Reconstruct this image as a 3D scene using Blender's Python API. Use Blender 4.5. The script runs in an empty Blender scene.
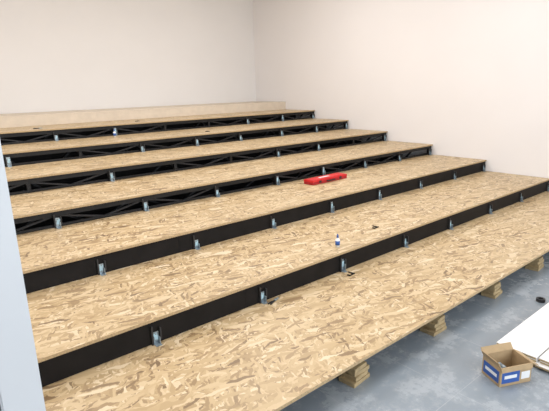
import bpy, bmesh, math, random
from mathutils import Vector, Matrix
random.seed(7)
S=bpy.context.scene
S.view_settings.view_transform='Standard'
S.view_settings.look='None'

# ---------------------------------------------------------------- materials
def newmat(name):
    m=bpy.data.materials.new(name); m.use_nodes=True
    nt=m.node_tree; b=nt.nodes['Principled BSDF']
    return m,nt,b
def N(nt,t,**k):
    n=nt.nodes.new(t)
    for a,v in k.items(): setattr(n,a,v)
    return n
def simple(name,col,rough=.6,metal=0,var=.06,scale=30,bump=0.0,spec=.5):
    m,nt,b=newmat(name); L=nt.links
    tc=N(nt,'ShaderNodeTexCoord'); nz=N(nt,'ShaderNodeTexNoise'); nz.inputs['Scale'].default_value=scale
    nz.inputs['Detail'].default_value=4
    L.new(tc.outputs['Object'],nz.inputs['Vector'])
    r=N(nt,'ShaderNodeValToRGB')
    r.color_ramp.elements[0].position=.3; r.color_ramp.elements[1].position=.7
    r.color_ramp.elements[0].color=(*[max(0,c*(1-var)) for c in col],1)
    r.color_ramp.elements[1].color=(*[min(1,c*(1+var)) for c in col],1)
    L.new(nz.outputs['Fac'],r.inputs['Fac']); L.new(r.outputs['Color'],b.inputs['Base Color'])
    b.inputs['Roughness'].default_value=rough; b.inputs['Metallic'].default_value=metal
    b.inputs['Specular IOR Level'].default_value=spec
    if bump:
        bp=N(nt,'ShaderNodeBump'); bp.inputs['Strength'].default_value=bump; bp.inputs['Distance'].default_value=.003
        L.new(nz.outputs['Fac'],bp.inputs['Height']); L.new(bp.outputs['Normal'],b.inputs['Normal'])
    return m

def osb():
    m,nt,b=newmat('osb_strand_board'); L=nt.links
    tc=N(nt,'ShaderNodeTexCoord')
    wob=N(nt,'ShaderNodeTexNoise'); wob.inputs['Scale'].default_value=12; wob.inputs['Detail'].default_value=3
    L.new(tc.outputs['Object'],wob.inputs['Vector'])
    sub=N(nt,'ShaderNodeVectorMath',operation='SUBTRACT'); L.new(wob.outputs['Color'],sub.inputs[0]); sub.inputs[1].default_value=(.5,.5,.5)
    sc=N(nt,'ShaderNodeVectorMath',operation='SCALE'); L.new(sub.outputs[0],sc.inputs[0]); sc.inputs['Scale'].default_value=.07
    add=N(nt,'ShaderNodeVectorMath',operation='ADD'); L.new(tc.outputs['Object'],add.inputs[0]); L.new(sc.outputs[0],add.inputs[1])
    cur=None
    for i,(ang,sx,sy,th) in enumerate([(8,8,40,0),(62,9,50,.5),(-38,10,48,.5),(96,11,54,.68),(28,8,40,.6),(-14,9,50,.62),(-68,11,58,.78),(14,7,36,.72)]):
        mp=N(nt,'ShaderNodeMapping'); mp.vector_type='POINT'
        rot=N(nt,'ShaderNodeVectorRotate',rotation_type='Z_AXIS'); rot.inputs['Angle'].default_value=math.radians(ang)
        L.new(add.outputs[0],rot.inputs['Vector']); L.new(rot.outputs[0],mp.inputs['Vector'])
        mp.inputs['Scale'].default_value=(sx,sy,sx); mp.inputs['Location'].default_value=(i*3.7,i*5.1,i*2.3)
        v=N(nt,'ShaderNodeTexVoronoi'); v.inputs['Scale'].default_value=1; v.inputs['Randomness'].default_value=1
        L.new(mp.outputs[0],v.inputs['Vector'])
        sep=N(nt,'ShaderNodeSeparateColor'); L.new(v.outputs['Color'],sep.inputs[0])
        if cur is None: cur=sep.outputs[0]
        else:
            gt=N(nt,'ShaderNodeMath',operation='GREATER_THAN'); L.new(sep.outputs[1],gt.inputs[0]); gt.inputs[1].default_value=th
            mx=N(nt,'ShaderNodeMix'); mx.data_type='FLOAT'
            L.new(gt.outputs[0],mx.inputs[0]); L.new(cur,mx.inputs[2]); L.new(sep.outputs[0],mx.inputs[3])
            cur=mx.outputs[0]
    r=N(nt,'ShaderNodeValToRGB'); cr=r.color_ramp
    pts=[(0,(.17,.10,.045)),(.08,(.27,.17,.08)),(.25,(.42,.29,.145)),(.6,(.52,.375,.205)),(.85,(.60,.455,.27)),(1,(.72,.59,.41))]
    cr.elements[0].position=0; cr.elements[0].color=(*pts[0][1],1); cr.elements[1].position=1; cr.elements[1].color=(*pts[-1][1],1)
    for p,c in pts[1:-1]:
        e=cr.elements.new(p); e.color=(*c,1)
    L.new(cur,r.inputs['Fac'])
    big=N(nt,'ShaderNodeTexNoise'); big.inputs['Scale'].default_value=1.3; big.inputs['Detail'].default_value=3
    L.new(tc.outputs['Object'],big.inputs['Vector'])
    mr=N(nt,'ShaderNodeMapRange'); mr.inputs[1].default_value=.3; mr.inputs[2].default_value=.7; mr.inputs[3].default_value=0.0; mr.inputs[4].default_value=.22
    L.new(big.outputs['Fac'],mr.inputs[0])
    mix=N(nt,'ShaderNodeMix'); mix.data_type='RGBA'; L.new(mr.outputs[0],mix.inputs[0]); L.new(r.outputs['Color'],mix.inputs[6]); mix.inputs[7].default_value=(.56,.45,.30,1)
    L.new(mix.outputs[2],b.inputs['Base Color'])
    b.inputs['Roughness'].default_value=.42
    bp=N(nt,'ShaderNodeBump'); bp.inputs['Strength'].default_value=.25; bp.inputs['Distance'].default_value=.001
    L.new(cur,bp.inputs['Height']); L.new(bp.outputs['Normal'],b.inputs['Normal'])
    return m

def tiles():
    m,nt,b=newmat('grey_floor_tiles'); L=nt.links
    tc=N(nt,'ShaderNodeTexCoord')
    br=N(nt,'ShaderNodeTexBrick'); br.offset=0; br.squash=1
    br.inputs['Scale'].default_value=1; br.inputs['Brick Width'].default_value=.6; br.inputs['Row Height'].default_value=.6
    br.inputs['Mortar Size'].default_value=.002; br.inputs['Mortar Smooth'].default_value=.2
    br.inputs['Color1'].default_value=(.235,.27,.305,1); br.inputs['Color2'].default_value=(.25,.285,.32,1); br.inputs['Mortar'].default_value=(.36,.39,.42,1)
    L.new(tc.outputs['Object'],br.inputs['Vector'])
    n1=N(nt,'ShaderNodeTexNoise'); n1.inputs['Scale'].default_value=4; n1.inputs['Detail'].default_value=9; n1.inputs['Roughness'].default_value=.72
    L.new(tc.outputs['Object'],n1.inputs['Vector'])
    mr=N(nt,'ShaderNodeMapRange'); mr.inputs[1].default_value=.47; mr.inputs[2].default_value=.72; mr.inputs[4].default_value=.75
    L.new(n1.outputs['Fac'],mr.inputs[0])
    mx=N(nt,'ShaderNodeMix'); mx.data_type='RGBA'; L.new(mr.outputs[0],mx.inputs[0]); L.new(br.outputs['Color'],mx.inputs[6]); mx.inputs[7].default_value=(.48,.505,.53,1)
    L.new(mx.outputs[2],b.inputs['Base Color'])
    r2=N(nt,'ShaderNodeMapRange'); r2.inputs[3].default_value=.12; r2.inputs[4].default_value=.4; L.new(n1.outputs['Fac'],r2.inputs[0]); L.new(r2.outputs[0],b.inputs['Roughness'])
    return m

M_osb=osb(); M_tile=tiles()
M_edge=simple('osb_cut_edge',(.44,.32,.18),.8,var=.25,scale=90)
M_wallB=simple('painted_wall_back',(.79,.765,.745),.9,var=.012,scale=1.5)
M_wallR=simple('painted_wall_right',(.82,.79,.78),.9,var=.012,scale=1.2)
M_ceil=simple('ceiling_paint',(.82,.82,.80),.9,var=.01)
M_black=simple('black_film_board',(.008,.007,.007),.6,var=.3,scale=6,spec=.2)
M_steel=simple('dark_steel_tube',(.009,.009,.010),.5,var=.3,scale=20,spec=.3)
M_brace=simple('black_steel_brace',(.02,.02,.022),.5,var=.3,scale=20,spec=.3)
M_galv=simple('galvanised_steel',(.30,.36,.40),.35,metal=.6,var=.4,scale=60)
M_tag=simple('pale_blue_tag',(.42,.62,.72),.5,var=.1)
M_wood=simple('pine_lumber',(.40,.30,.16),.7,var=.2,scale=25)
M_kick=simple('pale_plywood',(.66,.57,.46),.7,var=.05,scale=10)
M_red=simple('red_plastic',(.60,.015,.02),.4,var=.1)
M_dred=simple('dark_red_plastic',(.38,.01,.015),.5,var=.1)
M_white=simple('white_plastic',(.78,.79,.80),.4,var=.03)
M_blue=simple('blue_print',(.03,.10,.36),.5,var=.1)
M_card=simple('cardboard',(.42,.30,.17),.85,var=.08,scale=20)
M_cardin=simple('cardboard_inner',(.36,.26,.16),.9,var=.08,scale=20)
M_frame=simple('grey_door_lacquer',(.60,.625,.65),.45,var=.02,scale=3)
M_groove=simple('groove_shade',(.16,.17,.18),.7)  # shade of the groove beside the door trim, put in as dark colour
M_lam=simple('white_laminate',(.78,.76,.74),.4,var=.05,scale=6)
M_rub=simple('black_rubber',(.02,.02,.022),.6)

# ---------------------------------------------------------------- mesh helpers
def bm_box(bm,x0,x1,y0,y1,z0,z1,mi=0,rot=None,bev=0):
    t=bmesh.new()
    bmesh.ops.create_cube(t,size=1)
    for v in t.verts:
        v.co=Vector(((x0+x1)/2+v.co.x*(x1-x0),(y0+y1)/2+v.co.y*(y1-y0),(z0+z1)/2+v.co.z*(z1-z0)))
    if bev: bmesh.ops.bevel(t,geom=t.edges[:],offset=bev,segments=2,affect='EDGES')
    if rot is not None:
        bmesh.ops.transform(t,matrix=rot,verts=t.verts)
    for f in t.faces: f.material_index=mi
    me=bpy.data.meshes.new('t'); t.to_mesh(me); t.free(); bm.from_mesh(me); bpy.data.meshes.remove(me)
def bm_bar(bm,a,b_,w,mi=0):
    a=Vector(a); b_=Vector(b_); d=b_-a; L_=d.length
    R=Matrix.Translation((a+b_)/2)@d.to_track_quat('X','Z').to_matrix().to_4x4()
    bm_box(bm,-L_/2,L_/2,-w/2,w/2,-w/2,w/2,mi,rot=R)
def bm_lathe(bm,prof,c,mi=0,seg=20,axis=None,ranges=None):
    rings=[]
    M=axis if axis is not None else Matrix.Identity(4)
    for r,z in prof:
        rings.append([bm.verts.new(Vector(c)+ (M@Vector((r*math.cos(2*math.pi*i/seg),r*math.sin(2*math.pi*i/seg),z)))) for i in range(seg)])
    for j in range(len(rings)-1):
        m=mi if ranges is None else ranges[j]
        for i in range(seg):
            f=bm.faces.new((rings[j][i],rings[j][(i+1)%seg],rings[j+1][(i+1)%seg],rings[j+1][i])); f.material_index=m; f.smooth=True
    for rg,m in ((rings[0],0),(rings[-1],-1)):
        f=bm.faces.new(rg); f.material_index=mi if ranges is None else ranges[m]
def obj(name,bm,mats,parent=None,loc=(0,0,0),rz=0):
    bmesh.ops.recalc_face_normals(bm,faces=bm.faces[:])
    me=bpy.data.meshes.new(name); bm.to_mesh(me); bm.free()
    for m in mats: me.materials.append(m)
    o=bpy.data.objects.new(name,me); S.collection.objects.link(o)
    o.location=loc; o.rotation_euler[2]=rz
    if parent: o.parent=parent
    return o
def empty(name,loc=(0,0,0)):
    e=bpy.data.objects.new(name,None); e.empty_display_size=.2; e.location=loc; S.collection.objects.link(e); return e
def boxobj(name,b,mat,parent=None):
    bm=bmesh.new(); bm_box(bm,*b); return obj(name,bm,[mat],parent)

# ---------------------------------------------------------------- layout
XR=7.613; XL=-1.2; YB=9.796; YF=-2.6; H=4.5
TH=.020; RISE=.1828
def ZT(k): return .1977+RISE*(k-1)
def YT(k): return 1.6426 if k==1 else 2.661+(k-2)
grid=[1.17+.912*i for i in range(-2,8)]
grid=[g if g<XR-.06 else XR-.06 for g in grid]

# room
boxobj('floor',(XL-.2,XR+.2,YF-.2,YB+.2,-.1,0),M_tile)
boxobj('wall_back',(XL-.2,XR+.2,YB,YB+.15,0,H),M_wallB)
boxobj('wall_right',(XR,XR+.15,YF,YB,0,H),M_wallR)
boxobj('wall_left',(XL-.15,XL,YF,YB,0,H),M_wallB)
boxobj('ceiling',(XL-.2,XR+.2,YF-.2,YB+.2,H,H+.1),M_ceil)
bm=bmesh.new()
bm_box(bm,XL-.2,XR+.2,YF-.15,YF,0,.8); bm_box(bm,XL-.2,XR+.2,YF-.15,YF,3.2,H)
for a,b_ in ((XL-.2,.2),(2.8,3.2),(6.0,XR+.2)): bm_box(bm,a,b_,YF-.15,YF,.8,3.2)
obj('wall_front',bm,[M_wallB])
for i,(a,b_) in enumerate(((.2,2.8),(3.2,6.0))):
    bm=bmesh.new()
    for x in (a,(a+b_)/2-.03,b_-.06): bm_box(bm,x,x+.06,YF-.1,YF-.04,.8,3.2)
    for z in (.8,3.14): bm_box(bm,a,b_,YF-.1,YF-.04,z,z+.06)
    obj('window_%d'%(i+1),bm,[M_white])

# partition + door frame at left, next to the camera
JX=.2057
bm=bmesh.new(); bm_box(bm,XL,JX-.105,1.212,1.33,0,H)
obj('wall_partition',bm,[M_frame])
bm=bmesh.new()
bm_box(bm,JX-.095,JX,1.20,1.345,0,H,0,bev=.004)
bm_box(bm,JX-.106,JX-.094,1.218,1.33,0,H,1)  # groove between trim and partition, filled with a strip painted as its shade
obj('trim_1',bm,[M_frame,M_groove])

# ---------------------------------------------------------------- stepped platform
plat=empty('stepped_seating_platform')
seams=[XL+.02, .35, 2.85, 5.35, XR-.005]
for k in range(1,9):
    y0=YT(k)-.018; y1=YT(k+1)+.035 if k<8 else YB-.005
    s=list(seams)
    if k%2==0: s=[XL+.02,1.6,4.1,6.6,XR-.005]
    bm=bmesh.new()
    for a,b_ in zip(s[:-1],s[1:]):
        bm_box(bm,a+.0012,b_-.0012,y0,y1,ZT(k)-TH,ZT(k),0)
    bm.normal_update()
    for f in bm.faces:
        if abs(f.normal.z)<.5: f.material_index=1
    o=obj('tread_%d'%k,bm,[M_osb if k<8 else M_kick,M_edge if k<8 else M_kick],plat)
    dx,dy=k*3.3,k*1.7
    o.data.transform(Matrix.Translation((-dx,-dy,0))); o.location=(dx,dy,0)
bm=bmesh.new()
for k in range(1,9):
    y=YT(k); zt=ZT(k)-TH
    yb=YT(k+1)-.01 if k<8 else YB-.02
    ztop=zt-.001
    if k>=2: bm_box(bm,XL+.02,XR-.01,y+.012,y+.052,ztop-.055,ztop)
    else: bm_box(bm,XL+.02,XR-.01,y+.10,y+.14,ztop-.06,ztop)
    bm_box(bm,XL+.02,XR-.01,(y+yb)/2-.02,(y+yb)/2+.02,ztop-.04,ztop)
    for g in grid:
        bm_box(bm,g-.02,g+.02,y+.06,yb,ztop-.05,ztop-.002)
        if k>=2: bm_box(bm,g-.02,g+.02,y+.014,y+.054,0,ztop-.03)
    if k>=4:
        bm_box(bm,XL+.02,XR-.01,y+.016,y+.046,ZT(k-1)+.004,ZT(k-1)+.03)
        for gi in range(len(grid)-1):
            g0,g1=grid[gi]+.02,grid[gi+1]-.02; m_=(g0+g1)/2
            zlo=ZT(k-1)+.02; zhi=ztop-.05
            if (gi*7+k*3)%4!=0:
                bm_bar(bm,(g0,y+.035,zhi),(m_,y+.035,zlo),.018,1)
                bm_bar(bm,(m_,y+.040,zlo),(g1,y+.040,zhi),.018,1)
            bm_bar(bm,(g0,y+.30,.2),(g1,y+.30,ztop-.05),.025,1)
            bm_bar(bm,(g0,y+.33,ztop-.05),(g1,y+.33,.2),.025,1)
obj('steel_frame',bm,[M_steel,M_brace],plat)
for k in (2,3):
    bm=bmesh.new()
    s=[XL+.02,1.9,4.35,XR-.01]
    for a,b_ in zip(s[:-1],s[1:]):
        bm_box(bm,a+.001,b_-.001,YT(k)-.004,YT(k)+.010,ZT(k-1)+.001,ZT(k)-TH-.001)
    obj('riser_board_%d'%k,bm,[M_black],plat)
for k in (4,5,6,7):
    bm=bmesh.new()
    bm_box(bm,XL+.02,XR-.01,YT(k)+.62,YT(k)+.634,.001,ZT(k)-TH-.08)  # added black sheet behind the open riser, makes the void read dark
    obj('dark_backing_%d'%k,bm,[M_black],plat)
boxobj('kick_board',(XL+.02,XR-.005,YT(8)-.016,YT(8)+.004,ZT(7)+.001,ZT(8)-TH-.001),M_kick,plat)
# brackets with hanging tags
bm=bmesh.new()
for k in range(2,8):
    for g in grid:
        if g<-.2 : continue
        if k>=5 and random.random()<.35: continue
        zb=ZT(k-1); h=RISE-TH
        y=YT(k)-.0045
        gx=g+random.uniform(-.03,.02)
        hh=random.uniform(.08,.13)
        bm_box(bm,gx-.02,gx+.02,y-.004,y,zb+.003,zb+hh,0)
        bm_box(bm,gx-.02,gx+.02,y-.05,y,zb+.0005,zb+.004,0)
        bm_box(bm,gx+.014,gx+.02,y-.03,y,zb+.003,zb+hh*.6,0)
        R=Matrix.Translation((gx+random.uniform(-.008,.008),y-.006,zb+hh*.62))@Matrix.Rotation(random.uniform(-.3,.3),4,'Y')
        bm_box(bm,-.013,.013,-.001,.001,-.028,.024,1,rot=R)
        for dz in (.025,hh-.014):
            bm_lathe(bm,[(.006,0),(.006,.005),(.003,.007)],(gx,y-.004,zb+dz),0,8,axis=Matrix.Rotation(math.pi/2,4,'X'))
        bm_box(bm,gx-.034,gx-.022,y-.018,y,zb+.002,zb+h-.03,2)
        if random.random()<.5:
            bm_box(bm,gx+.024,gx+.034,y-.024,y,zb+.03,zb+.11,2)
obj('riser_brackets',bm,[M_galv,M_tag,M_rub],plat)
# support blocks
bm=bmesh.new()
for g in grid:
    for yy in (YT(1)-.01,YT(1)+.5):
        for j,(w,d) in enumerate(((.17,.12),(.13,.11),(.14,.10),(.12,.10))):
            a=random.uniform(-.1,.1)
            R=Matrix.Translation((g-.03+random.uniform(-.01,.01),yy+.08,0))@Matrix.Rotation(a,4,'Z')
            h0=j*.029
            bm_box(bm,-w/2,w/2,-d/2,d/2,h0+.0005,h0+.0285,0,rot=R,bev=.001)
obj('support_blocks',bm,[M_wood],plat)

# ---------------------------------------------------------------- red tool case (flat rectangular)
bm=bmesh.new()
bm_box(bm,-.34,.34,-.085,.085,0,.030,1,bev=.004)
bm_box(bm,-.342,.342,-.087,.087,.0315,.060,0,bev=.005)
bm_box(bm,-.32,.32,-.065,.065,.059,.063,0,bev=.0015)
for x in (-.2,.2): bm_box(bm,x-.02,x+.02,-.093,-.085,.016,.048,2,bev=.002)
for x in (-.07,.07): bm_box(bm,x-.008,x+.008,-.103,-.085,.020,.034,2)
bm_box(bm,-.078,.078,-.110,-.100,.018,.036,2,bev=.004)
bm_box(bm,-.14,.06,-.02,.02,.063,.0638,3)
obj('red_tool_case',bm,[M_red,M_dred,M_rub,M_white],loc=(4.54,4.36,ZT(3)+.001),rz=.02)

def bottle(name,loc,c=(M_white,M_blue)):
    bm=bmesh.new()
    bm_lathe(bm,[(.018,0),(.021,.004),(.021,.02),(.0215,.02),(.0215,.06),(.021,.06),(.021,.072),(.009,.086),(.009,.09),(.011,.09),(.009,.108),(.003,.125)],(0,0,0),0,20,ranges=[0,0,0,1,1,0,0,0,1,1,1])
    return obj(name,bm,list(c),loc=loc)
bottle('glue_bottle',(3.04,2.77,ZT(2)+.001))
bottle('glue_bottle',(2.88,7.42,ZT(6)+.001))

def pliers(loc,rz,hm=M_blue):
    bm=bmesh.new()
    for s in (1,-1):
        R=Matrix.Rotation(s*.14,4,'Z')
        bm_box(bm,.0,.045,-.005+s*.004,.005+s*.004,.002,.012,0,rot=Matrix.Rotation(-s*.05,4,'Z'),bev=.002)
        bm_box(bm,-.085,-.01,-.005,.005,0,.012,1,rot=R,bev=.003)
    bm_lathe(bm,[(.010,.0),(.010,.014),(.005,.016)],(0,0,0),0,12)
    return obj('pliers',bm,[M_galv,hm],loc=loc,rz=rz)
pliers((2.14,2.60,ZT(1)+.001),.3,M_rub)
pliers((1.9,7.9,ZT(7)+.001),.1,M_rub)
def clamp(loc,rz):
    bm=bmesh.new()
    bm_box(bm,-.04,.04,-.004,.004,0,.008,0,bev=.001)
    bm_box(bm,-.042,-.030,-.004,.026,0,.010,1,bev=.002)
    bm_box(bm,.014,.026,-.006,.03,0,.011,1,bev=.002)
    bm_lathe(bm,[(.005,0),(.005,.025)],(.02,.032,.006),1,10,axis=Matrix.Rotation(-math.pi/2,4,'X'))
    return obj('bar_clamp',bm,[M_steel,M_rub],loc=loc,rz=rz)
clamp((3.76,2.89,ZT(2)+.001),.1); clamp((2.97,2.53,ZT(1)+.001),.1); clamp((4.3,6.9,ZT(6)+.001),.2)
clamp((3.55,8.0,ZT(7)+.001),.2)
bm=bmesh.new()
seg=24
prof=[(.02,0),(.035,0),(.035,.025),(.02,.025)]
rings=[[bm.verts.new((r*math.cos(2*math.pi*i/seg),r*math.sin(2*math.pi*i/seg),z)) for i in range(seg)] for r,z in prof]
for j in range(4):
    for i in range(seg):
        bm.faces.new((rings[j][i],rings[j][(i+1)%seg],rings[(j+1)%4][(i+1)%seg],rings[(j+1)%4][i]))
obj('tape_roll',bm,[M_rub],loc=(4.04,1.37,.001))

# ---------------------------------------------------------------- cardboard box
bm=bmesh.new()
W,D,HH,t=.112,.082,.13,.004
bm_box(bm,-W,W,-D,D,0,t,1)
bm_box(bm,-W,W,-D,-D+t,t,HH,0); bm_box(bm,-W,W,D-t,D,t,HH,0)
bm_box(bm,-W,-W+t,-D+t,D-t,t,HH,0); bm_box(bm,W-t,W,-D+t,D-t,t,HH,0)
def flap(px,py,ang,dirv,w,l):
    if dirv in('x','-x'):
        s=1 if dirv=='x' else -1
        R=Matrix.Translation((px,py,HH))@Matrix.Rotation(s*ang,4,'Y')
        bm_box(bm,min(0,s*l),max(0,s*l),-w,w,-t/2,t/2,0,rot=R)
    else:
        s=1 if dirv=='y' else -1
        R=Matrix.Translation((px,py,HH))@Matrix.Rotation(-s*ang,4,'X')
        bm_box(bm,-w,w,min(0,s*l),max(0,s*l),-t/2,t/2,0,rot=R)
flap(W,0,.5,'x',D,.06); flap(-W,0,-1.1,'-x',D,.04); flap(0,D,-.9,'y',W,.045); flap(0,-D,1.3,'-y',W,.03)
bm_box(bm,-W+.012,W-.085,-D-.0008,-D,.02,.1,2)
bm_box(bm,-W-.0008,-W,-D+.012,D-.012,.02,.1,2)
bm_box(bm,-W-.0014,-W-.0006,-D+.03,D-.03,.050,.072,3)
bm_box(bm,-W+.03,W-.105,-D-.0014,-D-.0006,.050,.072,3)
bm_box(bm,.04,W-.01,-D-.0008,-D,.03,.08,3)
for i in range(7):
    R=Matrix.Translation((random.uniform(-.06,.06),random.uniform(-.035,.035),.03+.008*i))@Matrix.Rotation(random.uniform(0,3),4,'Z')
    bm_box(bm,-.03,.03,-.012,.012,0,.012,4,rot=R,bev=.003)
obj('cardboard_box',bm,[M_card,M_cardin,M_blue,M_white,M_galv],loc=(2.765,1.085,.001),rz=-.45)

# ---------------------------------------------------------------- laminate board stack
bm=bmesh.new()
z=.001
for j in range(4):
    for i in range(2):
        y1=1.26-i*.27+random.uniform(-.006,.006); y0=y1-.262
        x0=3.0+random.uniform(-.02,.03)
        bm_box(bm,x0,x0+2.0,y0,y1,z,z+.016,0,bev=.001)
        bm_box(bm,x0-.001,x0+.003,y0+.002,y1-.002,z+.001,z+.011,1)
    z+=.0175
obj('laminate_board_stack',bm,[M_lam,M_wood])

# ---------------------------------------------------------------- lights
def luminaire(i,x,y,w,d,e,col):
    bm=bmesh.new()
    bm_box(bm,x-w/2-.03,x+w/2+.03,y-d/2-.03,y+d/2+.03,H-.05,H-.001)
    o=obj('ceiling_light' ,bm,[M_white])
    l=bpy.data.lights.new('panel',type='AREA'); l.shape='RECTANGLE'; l.size=w; l.size_y=d; l.energy=e; l.color=col
    lo=bpy.data.objects.new('lamp_panel',l); lo.location=(x,y,H-.055); S.collection.objects.link(lo); lo.parent=o
for i,(x,y) in enumerate([(1,2.5),(4.8,2.5),(1,6),(4.8,6)]):
    luminaire(i,x,y,1.8,1.8,82,(1,.985,.985))
for i,(a,b_) in enumerate(((.2,2.8),(3.2,6.0))):
    l=bpy.data.lights.new('daylight_%d'%i,type='AREA'); l.shape='RECTANGLE'; l.size=2.6; l.size_y=2.3; l.energy=115; l.color=(.9,.95,1)
    lo=bpy.data.objects.new('daylight_%d'%(i+1),l); lo.location=((a+b_)/2,YF-.2,2.0); lo.rotation_euler=(math.radians(90),0,0)
    S.collection.objects.link(lo)
w=bpy.data.worlds.new('World'); S.world=w; w.use_nodes=True
w.node_tree.nodes['Background'].inputs[0].default_value=(.85,.9,1,1); w.node_tree.nodes['Background'].inputs[1].default_value=.8

# ---------------------------------------------------------------- camera
a,p,r=.8778,.2473,.0267
cd=bpy.data.cameras.new('camera'); cd.sensor_width=36; cd.lens=36*468.0/549; cd.clip_start=.05
c=bpy.data.objects.new('camera',cd); S.collection.objects.link(c); S.camera=c
h=Vector((math.cos(a),math.sin(a),0)); zz=Vector((0,0,1)); rt=Vector((math.sin(a),-math.cos(a),0))
F=math.cos(p)*h-math.sin(p)*zz; D_=-math.cos(p)*zz-math.sin(p)*h
X=math.cos(r)*rt+math.sin(r)*D_; Yd=-math.sin(r)*rt+math.cos(r)*D_
Mx=Matrix((X,-Yd,-F)).transposed().to_4x4(); Mx.translation=Vector((0,0,1.817))
c.matrix_world=Mx
